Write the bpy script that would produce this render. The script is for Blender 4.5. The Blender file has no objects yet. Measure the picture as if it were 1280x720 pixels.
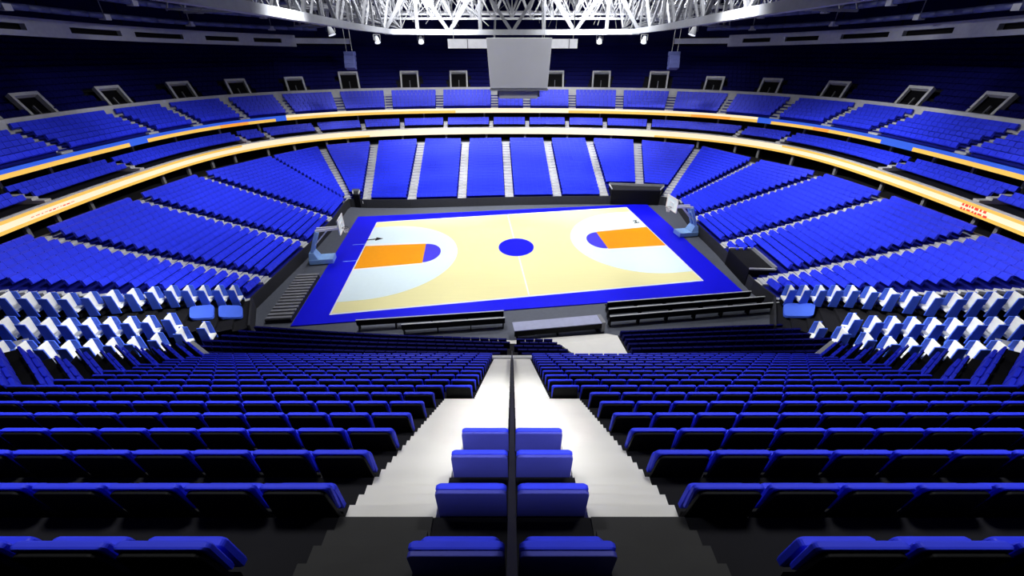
import bpy, math, random
from mathutils import Vector, Matrix
random.seed(7)
SC = bpy.context.scene
COL = SC.collection
PI = math.pi

# ------------------------------------------------------------------ materials
def mat(name, col, rough=.5, spec=.3, metal=0., var=.06, scale=3., emit=None, estr=1., bump=0., bscale=40.):
    m = bpy.data.materials.new(name); m.use_nodes = True
    nt = m.node_tree; b = nt.nodes['Principled BSDF']
    b.inputs['Roughness'].default_value = rough
    b.inputs['Metallic'].default_value = metal
    b.inputs['Specular IOR Level'].default_value = spec
    tc = nt.nodes.new('ShaderNodeTexCoord')
    nz = nt.nodes.new('ShaderNodeTexNoise'); nz.inputs['Scale'].default_value = scale; nz.inputs['Detail'].default_value = 3
    nt.links.new(tc.outputs['Object'], nz.inputs['Vector'])
    rp = nt.nodes.new('ShaderNodeValToRGB')
    rp.color_ramp.elements[0].position = .3; rp.color_ramp.elements[1].position = .7
    rp.color_ramp.elements[0].color = tuple(c * (1 - var) for c in col) + (1,)
    rp.color_ramp.elements[1].color = tuple(min(1, c * (1 + var)) for c in col) + (1,)
    nt.links.new(nz.outputs['Fac'], rp.inputs['Fac'])
    nt.links.new(rp.outputs['Color'], b.inputs['Base Color'])
    if emit:
        b.inputs['Emission Color'].default_value = tuple(emit) + (1,)
        b.inputs['Emission Strength'].default_value = estr
    if bump:
        n2 = nt.nodes.new('ShaderNodeTexNoise'); n2.inputs['Scale'].default_value = bscale
        nt.links.new(tc.outputs['Object'], n2.inputs['Vector'])
        bp = nt.nodes.new('ShaderNodeBump'); bp.inputs['Strength'].default_value = bump
        nt.links.new(n2.outputs['Fac'], bp.inputs['Height']); nt.links.new(bp.outputs['Normal'], b.inputs['Normal'])
    return m

M = {}
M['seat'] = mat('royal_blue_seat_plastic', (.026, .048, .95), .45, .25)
M['cushion'] = mat('royal_blue_seat_fabric', (.030, .052, .95), .6, .25, bump=.05)
M['shade_navy'] = mat('shade_navy_plastic', (.003, .0035, .085), .65, .05)  # blue seats out of the light: their shade is put into the colour
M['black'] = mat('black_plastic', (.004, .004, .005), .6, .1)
M['concrete_dark'] = mat('dark_concrete', (.030, .031, .036), .8, .2, bump=.1)
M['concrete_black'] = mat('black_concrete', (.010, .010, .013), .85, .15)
M['tread_blue'] = mat('blue_painted_tread', (.008, .012, .22), .8, .1)
M['cream'] = mat('cream_concrete', (.78, .765, .72), .75, .25, var=.03, scale=1.2, bump=.05)
M['pale'] = mat('pale_grey_concrete', (.55, .555, .56), .75, .25, bump=.1)
M['grey'] = mat('mid_grey_paint', (.22, .225, .245), .6, .3)
M['floor_grey'] = mat('charcoal_arena_floor', (.10, .11, .14), .6, .3)
M['soffit'] = mat('blue_grey_panel', (.30, .31, .36), .6, .3)
M['white_steel'] = mat('white_painted_steel', (.24, .25, .27), .5, .3)
M['grey_screen'] = mat('pale_grey_fabric', (.62, .63, .645), .6, .25, var=.03, scale=.6)
M['roof'] = mat('midnight_blue_roof', (.012, .014, .05), .9, .1)
M['navy_wall'] = mat('navy_wall', (.006, .007, .06), .9, .1)
M['court_blue'] = mat('blue_court_paint', (.007, .007, .86), .4, .25, var=.02)
M['violet_blue'] = mat('violet_blue_court_paint', (.07, .055, .78), .4, .25, var=.02)
M['court_white'] = mat('white_court_line', (.93, .93, .92), .5, .2, var=.01)
M['court_pale'] = mat('pale_ice_blue_court_paint', (.80, .95, .99), .5, .2, var=.01)
M['court_orange'] = mat('orange_court_paint', (.98, .36, .004), .5, .2, var=.02)
M['led_cream'] = mat('cream_led', (.3, .28, .22), .5, emit=(1., .85, .56), estr=.92)
M['led_gold'] = mat('gold_led', (.3, .2, .05), .5, emit=(1., .58, .10), estr=.85)
M['led_orange'] = mat('orange_led', (.3, .15, .05), .5, emit=(1., .36, .02), estr=.9)
M['led_blue'] = mat('blue_led', (.02, .05, .2), .5, emit=(.03, .12, .85), estr=.8)
M['led_red'] = mat('red_led', (.3, .02, .02), .5, emit=(.9, .05, .02), estr=.9)
M['pale_blue'] = mat('pale_blue_padding', (.32, .55, .92), .6, .25)
M['sky_cover'] = mat('periwinkle_vinyl', (.07, .16, .82), .6, .2, var=.02)
M['white_vinyl'] = mat('white_vinyl', (.85, .85, .80), .55, .3)
M['table_top'] = mat('lavender_grey_laminate', (.36, .38, .54), .5, .3)
M['mat'] = mat('shaded_step_concrete', (.045, .045, .045), .9, .1, bump=.3, bscale=120)  # shade on the top landing, painted as a dark step colour
M['lit_shell'] = mat('lit_blue_seat_shell', (.055, .064, .44), .5, .3)  # lit copy of the seat back; the aisle light is in the colour
M['beam_white'] = mat('bright_white_steel', (.85, .86, .88), .5, .3)
M['web_steel'] = mat('grey_lattice_steel', (.13, .135, .15), .5, .3)
M['rail'] = mat('dark_navy_rail', (.003, .0035, .012), .6, .1)
M['rim'] = mat('dark_rim_steel', (.02, .015, .015), .5, .3)
M['duct'] = mat('dark_blue_duct', (.05, .06, .17), .5, .4)
M['lamp_glass'] = mat('lamp_lens', (.8, .8, .85), .3, .5, emit=(.9, .95, 1.), estr=.8)
# maple court: boards running along the length
mw = mat('maple_court', (.92, .86, .44), .4, .25, var=.02); M['maple'] = mw
_nt = mw.node_tree; _mp = _nt.nodes.new('ShaderNodeMapping'); _mp.inputs['Scale'].default_value = (.12, 4., 1.)
_tc = [n for n in _nt.nodes if n.type == 'TEX_COORD'][0]; _nz = [n for n in _nt.nodes if n.type == 'TEX_NOISE'][0]
_nt.links.new(_tc.outputs['Object'], _mp.inputs['Vector']); _nt.links.new(_mp.outputs['Vector'], _nz.inputs['Vector'])

# ------------------------------------------------------------------ mesh helpers
class MB:
    def __init__(s): s.v = []; s.f = []; s.mi = []; s.cur = 0
    def add(s, vs, fs, T=None):
        o = len(s.v)
        if T is not None: vs = [tuple(T @ Vector(v)) for v in vs]
        s.v += [tuple(v) for v in vs]
        for f in fs: s.f.append(tuple(i + o for i in f)); s.mi.append(s.cur)
        return s
    def quad(s, a, b, c, d): return s.add([a, b, c, d], [(0, 1, 2, 3)])
    def box(s, x0, x1, y0, y1, z0, z1, T=None):
        return s.add([(x0,y0,z0),(x1,y0,z0),(x1,y1,z0),(x0,y1,z0),(x0,y0,z1),(x1,y0,z1),(x1,y1,z1),(x0,y1,z1)],
                     [(3,2,1,0),(4,5,6,7),(0,1,5,4),(1,2,6,5),(2,3,7,6),(3,0,4,7)], T)
    def hexa(s, p):   # eight corners, bottom four then top four
        return s.add(p, [(3,2,1,0),(4,5,6,7),(0,1,5,4),(1,2,6,5),(2,3,7,6),(3,0,4,7)])
    def prism(s, poly, z0, z1, T=None):   # polygon in xy
        n = len(poly)
        return s.add([(x, y, z0) for x, y in poly] + [(x, y, z1) for x, y in poly],
                     [tuple(range(n - 1, -1, -1)), tuple(range(n, 2 * n))] + [(i, (i + 1) % n, n + (i + 1) % n, n + i) for i in range(n)], T)
    def bar(s, a, b, w, h=None, n=4):     # beam from a to b
        a, b = Vector(a), Vector(b); d = (b - a)
        if d.length < 1e-6: return s
        d.normalize(); h = h or w
        up = Vector((0, 0, 1)) if abs(d.z) < .95 else Vector((0, 1, 0))
        x = d.cross(up).normalized(); y = x.cross(d)
        if n == 4: ring = [(-w/2, -h/2), (w/2, -h/2), (w/2, h/2), (-w/2, h/2)]
        else: ring = [(w/2*math.cos(2*PI*i/n), h/2*math.sin(2*PI*i/n)) for i in range(n)]
        vs = [a + x*p + y*q for p, q in ring] + [b + x*p + y*q for p, q in ring]
        return s.add(vs, [tuple(range(n-1, -1, -1)), tuple(range(n, 2*n))] + [(i, (i+1) % n, n+(i+1) % n, n+i) for i in range(n)])
    def path(s, pts, w, h=None, n=4):
        for a, b in zip(pts, pts[1:]): s.bar(a, b, w, h, n)
        return s
    def build(s, name, mats, parent=None, bevel=0., smooth=False, loc=None):
        me = bpy.data.meshes.new(name); me.from_pydata(s.v, [], s.f)
        mats = mats if isinstance(mats, (list, tuple)) else [mats]
        for m in mats: me.materials.append(M[m])
        if len(mats) > 1: me.polygons.foreach_set('material_index', s.mi)
        if smooth: me.polygons.foreach_set('use_smooth', [True] * len(s.f))
        me.update()
        o = bpy.data.objects.new(name, me); COL.objects.link(o)
        if parent: o.parent = parent
        if loc: o.location = loc
        if bevel:
            bv = o.modifiers.new('Bevel', 'BEVEL'); bv.width = bevel; bv.segments = 2; bv.limit_method = 'ANGLE'
        return o

def tag(o, label, cat, group=None, kind=None):
    o['label'] = label; o['category'] = cat
    if group: o['group'] = group
    if kind: o['kind'] = kind
    return o
def struct(o, label=None, cat=None):
    o['kind'] = 'structure'
    if label: o['label'] = label
    if cat: o['category'] = cat
    return o
def thing(name, label, cat, loc=(0, 0, 0), rz=0., group=None):
    o = bpy.data.objects.new(name, None); COL.objects.link(o)
    o.location = loc; o.rotation_euler = (0, 0, rz); o.empty_display_size = .2
    return tag(o, label, cat, group)
def dup(root, loc, rz, label, group=None):
    r = root.copy(); COL.objects.link(r); r.location = loc; r.rotation_euler = (0, 0, rz); r['label'] = label
    if group: r['group'] = group
    for ch in KIDS[root.name]:
        c = ch.copy(); COL.objects.link(c); c.parent = r
    return r
KIDS = {}
ORD = ['', 'first','second','third','fourth','fifth','sixth','seventh','eighth','ninth','tenth','eleventh','twelfth','thirteenth',
       'fourteenth','fifteenth','sixteenth','seventeenth','eighteenth','nineteenth','twentieth','twenty-first','twenty-second','twenty-third','twenty-fourth']
def lerp(a, b, t): return tuple(p + (q - p) * t for p, q in zip(a, b))
HALF=[(0,63.2),(8,62.9),(15.7,61.8),(22,59.8),(27.5,56.2),(31.5,51),(33.4,45),(33.8,38),(33.6,31.8),(33,25.3),(32,18),(31,11)]
CP=[(-x,y) for x,y in HALF[:0:-1]]+HALF
def _cr(p0,p1,p2,p3,t):
    return tuple(.5*((2*b)+(-a+c)*t+(2*a-5*b+4*c-d)*t*t+(-a+3*b-3*c+d)*t**3) for a,b,c,d in zip(p0,p1,p2,p3))
CS=[]
for i in range(len(CP)-1):
    p=[CP[max(0,i-1)],CP[i],CP[i+1],CP[min(len(CP)-1,i+2)]]
    for j in range(24): CS.append(_cr(*p,j/24))
CS.append(CP[-1])
CL=[0.]
for a,b in zip(CS,CS[1:]): CL.append(CL[-1]+math.dist(a,b))
HL=CL[-1]/2
def bowl(s,off=0.):
    """point at signed arc length s (0 = far centre, + = right) moved outward by off; and outward normal"""
    d=min(max(s+HL,0),CL[-1]-1e-6)
    lo,hi=0,len(CL)-1
    while hi-lo>1:
        m=(lo+hi)//2
        if CL[m]<=d: lo=m
        else: hi=m
    t=(d-CL[lo])/(CL[lo+1]-CL[lo]); a,b=CS[lo],CS[lo+1]
    def nrm(i):
        p,q=CS[max(0,i-2)],CS[min(len(CS)-1,i+2)]
        dx,dy=q[0]-p[0],q[1]-p[1];l=math.hypot(dx,dy);return (-dy/l,dx/l)
    n0,n1=nrm(lo),nrm(lo+1); n=(n0[0]*(1-t)+n1[0]*t,n0[1]*(1-t)+n1[1]*t); l=math.hypot(*n); n=(n[0]/l,n[1]/l)
    return (a[0]*(1-t)+b[0]*t+n[0]*off, a[1]*(1-t)+b[1]*t+n[1]*off), n

# ------------------------------------------------------------------ camera
EYE = 16.226
PITCH = math.atan((360 - 64) / 520)
cd = bpy.data.cameras.new('camera'); cam = bpy.data.objects.new('camera', cd); COL.objects.link(cam)
cd.sensor_width = 36; cd.lens = 36 * 520 / 1280; cd.clip_end = 300
cam.location = (0, 0, EYE); cam.rotation_euler = (PI/2 - PITCH, 0, 0); SC.camera = cam

# ------------------------------------------------------------------ setting: floor, walls, ceiling
o = MB().quad((-48, -6, -.02), (48, -6, -.02), (48, 84, -.02), (-48, 84, -.02)).build('floor', 'floor_grey'); struct(o)
b = MB(); NS = 96
def ring(off, z): return [(*bowl(-HL + 2*HL*i/NS, off)[0], z) for i in range(NS + 1)]
def strip(b, lo, hi):
    for i in range(len(lo) - 1): b.quad(lo[i], lo[i+1], hi[i+1], hi[i])
strip(b, ring(18.2, -.02), ring(18.2, 27)); o = b.build('wall_bowl', 'navy_wall'); struct(o)
b = MB(); b.box(-56, 56, -8, 86, 27, 27.3); o = b.build('ceiling', 'roof'); struct(o)

def ring_steps(name, off0, z0, n, tread, rise, material, s0=-HL, s1=HL):
    """stepped seating terrace along the bowl"""
    b = MB()
    def rg(off, z): return [(*bowl(s0 + (s1 - s0)*i/NS, off)[0], z) for i in range(NS + 1)]
    for k in range(n):
        a = rg(off0 + k*tread, z0 + (k - 1)*rise); c = rg(off0 + k*tread, z0 + k*rise); d = rg(off0 + (k+1)*tread, z0 + k*rise)
        strip(b, a, c); strip(b, c, d)
    return struct(b.build(name, material))

# club mezzanine slab, recess behind it, upper tier, ledge, dark top tier
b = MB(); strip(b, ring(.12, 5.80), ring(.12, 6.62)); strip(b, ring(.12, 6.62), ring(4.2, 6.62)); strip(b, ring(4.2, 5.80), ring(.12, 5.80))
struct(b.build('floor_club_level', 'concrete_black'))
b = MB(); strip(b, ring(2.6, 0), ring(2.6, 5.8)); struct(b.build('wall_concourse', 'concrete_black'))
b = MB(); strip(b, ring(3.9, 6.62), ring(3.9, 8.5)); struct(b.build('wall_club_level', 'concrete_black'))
b = MB(); strip(b, ring(2.12, 8.42), ring(2.12, 9.0)); strip(b, ring(4.2, 8.42), ring(2.12, 8.42)); struct(b.build('trim_upper_tier_edge', 'concrete_black'))
UP0, UPZ, UPT, UPR, UPN = 2.12, 9.0, .76, .29, 6
ring_steps('floor_upper_tier', UP0, UPZ, UPN, UPT, UPR, 'tread_blue')
LEDGE = UP0 + UPN*UPT                       # 6.68
b = MB(); strip(b, ring(LEDGE, UPZ + UPR*(UPN-1)), ring(LEDGE, 11.5)); strip(b, ring(LEDGE, 11.5), ring(LEDGE + .4, 11.5)); strip(b, ring(LEDGE + .4, 11.5), ring(LEDGE + .4, 10.6))
struct(b.build('trim_ledge', 'pale'))
TP0, TPZ, TPT, TPR, TPN = LEDGE + .45, 11.05, .86, .50, 12
ring_steps('floor_top_tier', TP0, TPZ, TPN, TPT, TPR, 'concrete_black')
b = MB(); strip(b, ring(.02, 6.62), ring(.02, 6.78)); strip(b, ring(.02, 6.78), ring(.16, 6.78)); struct(b.build('trim_club_rail', 'pale'))

# ------------------------------------------------------------------ LED ribbons (screens: they emit)
def ribbon(name, label, off, z0, z1, segs):
    r = thing(name, label, 'display')
    for s0, s1, za, zb, m in segs:
        n = max(2, int(abs(s1 - s0) / 1.0)); b = MB()
        P = [bowl(s0 + (s1 - s0)*i/n, off)[0] for i in range(n + 1)]; Q = [bowl(s0 + (s1 - s0)*i/n, off + .1)[0] for i in range(n + 1)]
        lo, hi = z0 + (z1 - z0)*za, z0 + (z1 - z0)*zb
        strip(b, [(*p, lo) for p in P], [(*p, hi) for p in P]); strip(b, [(*p, hi) for p in P], [(*p, hi) for p in Q]); strip(b, [(*p, lo) for p in Q], [(*p, lo) for p in P])
        b.build('display_panel' if m != 'led_red' else 'red_lettering', m, r)
    return r
segs = []
S = HL - .5
for s0, s1 in [(-S, -50), (-50, -36), (-36, -20), (-20, 0), (0, 20), (20, 36), (36, 50), (50, S)]:
    segs.append((s0, s1, .28, .74, 'led_cream')); segs.append((s0, s1, 0, .28, 'led_gold' if abs(s0 + s1) > 40 else 'led_cream')); segs.append((s0, s1, .74, 1, 'led_cream' if abs(s0+s1) < 80 else 'led_gold'))
rb = ribbon('ribbon_display', 'long cream and gold ribbon display under the club level rows', 0., 5.85, 6.65, segs)
# illegible red lettering near both ends of the lower ribbon
def letters(s0, s1, za, zb, seed):
    random.seed(seed); b = MB(); s = s0
    while s < s1:
        w = random.uniform(.12, .34); h0 = za + random.uniform(0, .05); p, n = bowl(s, -.012); q, _ = bowl(s + w, -.012)
        b.quad((*p, h0), (*q, h0), (*q, zb), (*p, zb)); s += w + random.uniform(.06, .14)
    b.build('red_lettering', 'led_red', rb)
letters(57.0, 59.0, 6.25, 6.45, 3); letters(57.0, 59.0, 6.0, 6.16, 4); letters(-59.6, -56.2, 6.18, 6.26, 5)
segs = []
for s0, s1, m in [(-S, -50, 'led_gold'), (-50, -46.5, 'led_gold'), (-46.5, -44.5, 'led_blue'), (-44.5, -36.5, 'led_gold'), (-36.5, -33.5, 'led_orange'), (-33.5, -30.5, 'led_gold'), (-30.5, -29.3, 'led_blue'), (-29.3, -22, 'led_gold'),
                  (-22, -8, 'led_gold'), (-8, 8, 'led_cream'), (8, 24, 'led_gold'), (24, 28.5, 'led_orange'), (28.5, 31.5, 'led_gold'), (31.5, 33, 'led_blue'), (33, 37.5, 'led_gold'), (37.5, 39.2, 'led_orange'), (39.2, 45, 'led_gold'), (45, 48.5, 'led_blue'), (48.5, S, 'led_gold')]:
    segs.append((s0, s1, 0, .55 if m != 'led_blue' else .8, m)); segs.append((s0, s1, .55 if m != 'led_blue' else .8, 1, 'led_cream' if abs(s0) < 30 else 'led_blue'))
ribbon('ribbon_display', 'thin gold ribbon display with blue and orange patches below the upper tier', 2.0, 8.45, 9.05, segs)

# ------------------------------------------------------------------ far seat templates for the uncountable mass
MASS = MB()      # every seat past the 300 that show largest
def far_seat(b, p, fx, fy, w=.5, mi=0, h=.85):
    """p base centre of the back, (fx,fy) facing unit vector"""
    rx, ry = fy, -fx
    def P(x, y, z): return (p[0] + rx*x + fx*y, p[1] + ry*x + fy*y, p[2] + z)
    k = w/2; b.cur = mi
    b.hexa([P(-k,.10,.3), P(k,.10,.3), P(k,.15,.3), P(-k,.15,.3), P(-k*.94,0,h), P(k*.94,0,h), P(k*.94,.07,h), P(-k*.94,.07,h)])
    b.hexa([P(-k,.16,.36), P(k,.16,.36), P(k,.30,.40), P(-k,.30,.40), P(-k,.12,.76), P(k,.12,.76), P(k,.2,.76), P(-k,.2,.76)])

def ring_rows(off0, z0, n, tread, rise, aisles, mi, pitch=.56, gap=.5, s_lim=HL, holes=()):
    """rows of seats fitted between the aisles"""
    cuts = [-s_lim] + list(aisles) + [s_lim]
    for k in range(n):
        off = off0 + (k + 1)*tread - .12; z = z0 + k*rise
        for a, c in zip(cuts, cuts[1:]):
            def scale(s): return math.dist(bowl(s - .1, off)[0], bowl(s + .1, off)[0]) / .2
            a1, c1 = a + gap/scale(a), c - gap/scale(c)
            m = max(1, int((c1 - a1)*40)); acc = [0.]; q = bowl(a1, off)[0]
            for t in range(1, m + 1):
                p = bowl(a1 + (c1 - a1)*t/m, off)[0]; acc.append(acc[-1] + math.dist(p, q)); q = p
            cnt = max(1, round(acc[-1]/pitch)); jj = 0
            for t in range(cnt):
                d = acc[-1]*(t + .5)/cnt
                while acc[jj + 1] < d: jj += 1
                s = a1 + (c1 - a1)*(jj + (d - acc[jj])/(acc[jj+1] - acc[jj]))/m
                if any(h - w < s < h + w and k < kk for h, w, kk in holes): continue
                p, nn = bowl(s, off); far_seat(MASS, (p[0], p[1], z), -nn[0], -nn[1], acc[-1]/cnt*.95, mi, .85 if mi else .73)
UP_AISLES = [-51.9, -43.1, -38.4, -33.5, -28.6, -22.8, -17.0, -10.2, -2.5, 2.1, 8.5, 14.9, 21.2, 27.3, 33.0, 38.4, 43.4, 52.2]
CLUB_AISLES = [-57.5, -48.2, -34.9, -32.1, -26.2, -20.6, -15.5, -9.5, -3.0, 2.2, 7.9, 13.2, 19.1, 30.0, 35.2, 48.0, 57.5]
PORTALS = [-52.2, -47.4, -41.2, -36.0, -31.5, -26.5, -21.1, -14.1, -7.5, 6.1, 12.4, 19.4, 25.1, 30.1, 35.5, 41.5, 47.4, 52.4]
ring_rows(UP0, UPZ, UPN, UPT, UPR, UP_AISLES, 0, gap=.56, s_lim=64)
ring_rows(.9, 6.62, 3, .8, .18, CLUB_AISLES, 0, gap=.36, s_lim=66)
ring_rows(TP0, TPZ, TPN, TPT, TPR, [], 1, pitch=.58, s_lim=62, holes=[(a, (1.5 if abs(a) < 20 else 1.15) + (.3 if abs(a) > 50 else 0), 3) for a in PORTALS])  # top tier seats take the darkened blue that stands for shade

def side(s): return 'right' if s > 0 else 'left'
SIDE_WORD = lambda s: 'right' if s > 0 else 'left'
# aisle stairs of the upper tier
def place_word(i, n):
    return ORD[i + 1]
for i, s in enumerate(UP_AISLES):
    b = MB()
    for k in range(UPN):
        for hh in (0, 1):
            o0 = UP0 + (k + .5*hh)*UPT; o1 = o0 + UPT*.5; z = UPZ + k*UPR + (.5*UPR if hh else 0) + .012
            pts = []
            for oo, ss in ((o0, s - .5), (o0, s + .5), (o1, s + .5), (o1, s - .5)): pts.append(bowl(ss, oo)[0])
            b.hexa([(*p, z - UPR*.5 - .01) for p in pts] + [(*p, z) for p in pts])
    tag(b.build('aisle_stairs', 'pale'), f'pale aisle stairs up the bright blue upper tier, {ORD[i+1]} from the left', 'stairs', 'upper tier aisle stairs')
for i, s in enumerate(CLUB_AISLES):
    b = MB()
    for k in range(3):
        pts = [bowl(ss, oo)[0] for oo, ss in ((.3 + k*.8, s - .26), (.3 + k*.8, s + .26), (1.1 + k*.8, s + .26), (1.1 + k*.8, s - .26))]
        z = 6.70 + k*.18
        b.hexa([(*p, 6.625) for p in pts] + [(*p, z + .18) for p in pts])
    tag(b.build('aisle_stairs', 'pale'), f'short pale steps between club seats above the cream ribbon, {ORD[i+1]} from the left', 'stairs', 'club level steps')

# concourse posts below and above the club level
LOW_POSTS = [-59.6, -57.1, -54.0, -45.9, -42.6, -39.6, -36.8, -32.8, -29.6, -25.6, -22.9, -15.6, -9.5, -3.7, 1.9, 8.0, 14.2, 21.5, 25.7, 30.3, 33.1, 37.2, 42.6, 48.5, 53.1, 57.8, 59.6]
for i, s in enumerate(LOW_POSTS):
    p, n = bowl(s, .75); b = MB()
    T = Matrix.Translation((p[0], p[1], 0)) @ Matrix.Rotation(math.atan2(n[1], n[0]), 4, 'Z')
    b.box(-.13, .13, -.13, .13, 4.2, 5.8, T); b.box(-.19, .19, -.19, .19, 5.62, 5.8, T); b.box(-.19, .19, -.19, .19, 4.2, 4.4, T)
    tag(b.build('concourse_post', 'grey'), f'grey post in the dark gap under the cream ribbon, {ORD[i+1] if i < 24 else ("third", "second", "first")[i-24]} from the {"left" if i < 24 else "right"}', 'post', 'posts under the cream ribbon')
UP_POSTS = [-57, -53, -49.5, -45, -40.5, -36, -32, -28, -21, -12.5, -4, 4, 12.5, 21, 27, 32, 36, 40.5, 45, 49.5, 53, 57]
for i, s in enumerate(UP_POSTS):
    p, n = bowl(s, 3.45); b = MB()
    T = Matrix.Translation((p[0], p[1], 0)) @ Matrix.Rotation(math.atan2(n[1], n[0]), 4, 'Z')
    b.box(-.11, .11, -.11, .11, 6.62, 8.44, T); b.box(-.16, .16, -.16, .16, 8.28, 8.44, T)
    tag(b.build('concourse_post', 'grey'), f'slim grey post in the dark gap below the thin gold ribbon, {ORD[i+1]} from the left', 'post', 'posts below the gold ribbon')

# vomitory portals in the dark top tier
for i, s in enumerate(PORTALS):
    p, n = bowl(s, TP0 + .25)
    big = abs(s) > 50
    r = thing('stand_entrance', f'pale framed dark doorway in the shadowed top tier, {ORD[i+1]} from the left', 'doorway', (p[0], p[1], TPZ + .02), math.atan2(n[1], n[0]) - PI/2, 'doorways in the top tier')
    w, t, L, a = (1.12 if abs(s) < 23 else .98) + (.5 if big else 0), .24, (2.7 if abs(s) < 23 else 2.1) + (1. if big else 0), math.radians(58)
    T = Matrix.Rotation(a, 4, 'X')           # frame plane leaning back with the slope (local: x across, y up the frame, z out)
    b = MB(); b.box(-w - t, -w, 0, L, -.35, .12, T); b.build('door_jamb', 'pale', r)
    b = MB(); b.box(w, w + t, 0, L, -.35, .12, T); b.build('door_jamb', 'pale', r)
    b = MB(); b.box(-w - t, w + t, L, L + t*1.2, -.35, .12, T); b.build('lintel', 'pale', r)
    b = MB(); b.box(-w, w, .05, L, -.5, -.42, T); b.box(-w, -w + .02, .05, L, -.42, -.2, T); b.build('dark_opening', 'black', r)
    b = MB(); b.box(-.05, .05, .1, L*.62, -.42, -.2, T); b.build('handrail', 'grey', r)

# ------------------------------------------------------------------ lower bowl: sections between aisles
NR = 20
A = [  # bottom (z .8), top (z 5)
 ((-18.65,25.46), (-32.5,19.65)), ((-18.6,28.2), (-32.57,26.64)), ((-18.55,34.93), (-32.3,34.7)), ((-18.84,41.55), (-31.6,42.2)), ((-19.5,47.2), (-28.3,50.2)), ((-19.4,48.2), (-24.9,56.3)),
 ((-17.2,47.9), (-18.94,59.6)), ((-11.9,47.9), (-12.8,61.3)), ((-6.0,48.4), (-6.57,61.5)), ((-.3,48.9), (-.91,61.9)), ((5.53,49.2), (5.03,61.9)), ((11.25,49.3), (10.97,61.8)), ((15.6,49.5), (17.5,60.4)),
 ((18.4,48.9), (24.5,56.4)), ((19.6,47.6), (27.9,48.6)), ((18.9,41.55), (31.5,42.5)), ((18.9,34.8), (32.5,35.16)), ((18.6,27.9), (32.7,26.8)), ((18.9,25.6), (32.5,19.9))]
WL = [((-16.9,21.9), (-32.5,14.0)), ((16.9,21.9), (32.5,14.0))]     # near edges of the two corner blocks
BZ0, BZ1 = .8, 5.0
def sec(a, c, s, t, z=None):
    p, q = lerp(a[0], a[1], s), lerp(c[0], c[1], s); x, y = lerp(p, q, t)
    return (x, y, BZ0 + (BZ1 - BZ0)*s if z is None else z)
b = MB(); steps = [(WL[0], A[0])] + list(zip(A, A[1:])) + [(A[-1], WL[1])]
for a, c in steps:
    b.cur = 0 if (a is WL[0] or c is WL[1]) else 1
    for k in range(NR):
        z = BZ0 + (BZ1 - BZ0)*k/NR; zp = z - (BZ1 - BZ0)/NR if k else 0.
        l0, r0, l1, r1 = sec(a,c,k/NR,0,z), sec(a,c,k/NR,1,z), sec(a,c,(k+1)/NR,0,z), sec(a,c,(k+1)/NR,1,z)
        b.quad((*r0[:2],zp), (*l0[:2],zp), l0, r0); b.quad(l0, l1, r1, r0)
    l, r = sec(a,c,1,0), sec(a,c,1,1); n2 = (BZ1 - .2)
b.build('floor_lower_bowl', ['concrete_black', 'tread_blue']); struct(bpy.data.objects['floor_lower_bowl'])
b = MB()
for a, c in steps:                                                   # low wall along the foot of the bowl
    l, r = sec(a,c,0,0), sec(a,c,0,1); d = Vector((r[0]-l[0], r[1]-l[1])).normalized(); n = Vector((d.y, -d.x))*.12
    b.hexa([(l[0]+n.x,l[1]+n.y,0),(r[0]+n.x,r[1]+n.y,0),(r[0],r[1],0),(l[0],l[1],0),(l[0]+n.x,l[1]+n.y,1.0),(r[0]+n.x,r[1]+n.y,1.0),(r[0],r[1],1.0),(l[0],l[1],1.0)])
struct(b.build('wall_bowl_foot', 'concrete_dark'))
b = MB()
for a, c in steps:                                                   # pale kerb along the top of the bowl
    l, r = sec(a,c,1,0), sec(a,c,1,1); d = Vector((r[0]-l[0], r[1]-l[1])).normalized(); n = Vector((-d.y, d.x))*.2
    b.hexa([(l[0],l[1],4.6),(r[0],r[1],4.6),(r[0]+n.x,r[1]+n.y,4.6),(l[0]+n.x,l[1]+n.y,4.6),(l[0],l[1],5.05),(r[0],r[1],5.05),(r[0]+n.x,r[1]+n.y,5.05),(l[0]+n.x,l[1]+n.y,5.05)])
struct(b.build('trim_bowl_top', 'grey'))
b = MB()
for i in range(len(A) - 1):
    a, c = A[i], A[i+1]
    lt, rt = sec(a,c,1,0,4.8), sec(a,c,1,1,4.8)
    b.quad(lt, rt, (rt[0]*1.12, (rt[1]-36)*1.12+36, 4.8), (lt[0]*1.12, (lt[1]-36)*1.12+36, 4.8))
struct(b.build('floor_concourse', 'concrete_black'))
HALFA = .5
for i in range(len(A) - 1):
    a, c = A[i], A[i+1]
    for k in range(NR):
        s = (k + .86)/NR; z = BZ0 + (BZ1 - BZ0)*k/NR
        p, q = Vector(sec(a,c,s,0,z)), Vector(sec(a,c,s,1,z)); L = (q - p).length
        ga = .2 if i in (4,) else HALFA + .12; gb = .2 if i in (3, ) else HALFA + .12
        if i == 5: ga = gb = .62
        n = int((L - ga - gb)/.56)
        if n < 1: continue
        if i == 11 and k < 4: continue                                # tunnel mouths
        if i == 12 and k < 4: continue
        if i == 5 and k < 2: continue
        d = (q - p)/L; f = Vector((d.y, -d.x)); step = (L - ga - gb)/n
        for j in range(n):
            if i == 16 and k < 3 and (j + .5)/n > .28: continue
            x = p + d*(ga + (j + .5)*step)
            far_seat(MASS, tuple(x), f.x, f.y, step*.97, 0, .79)
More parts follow.
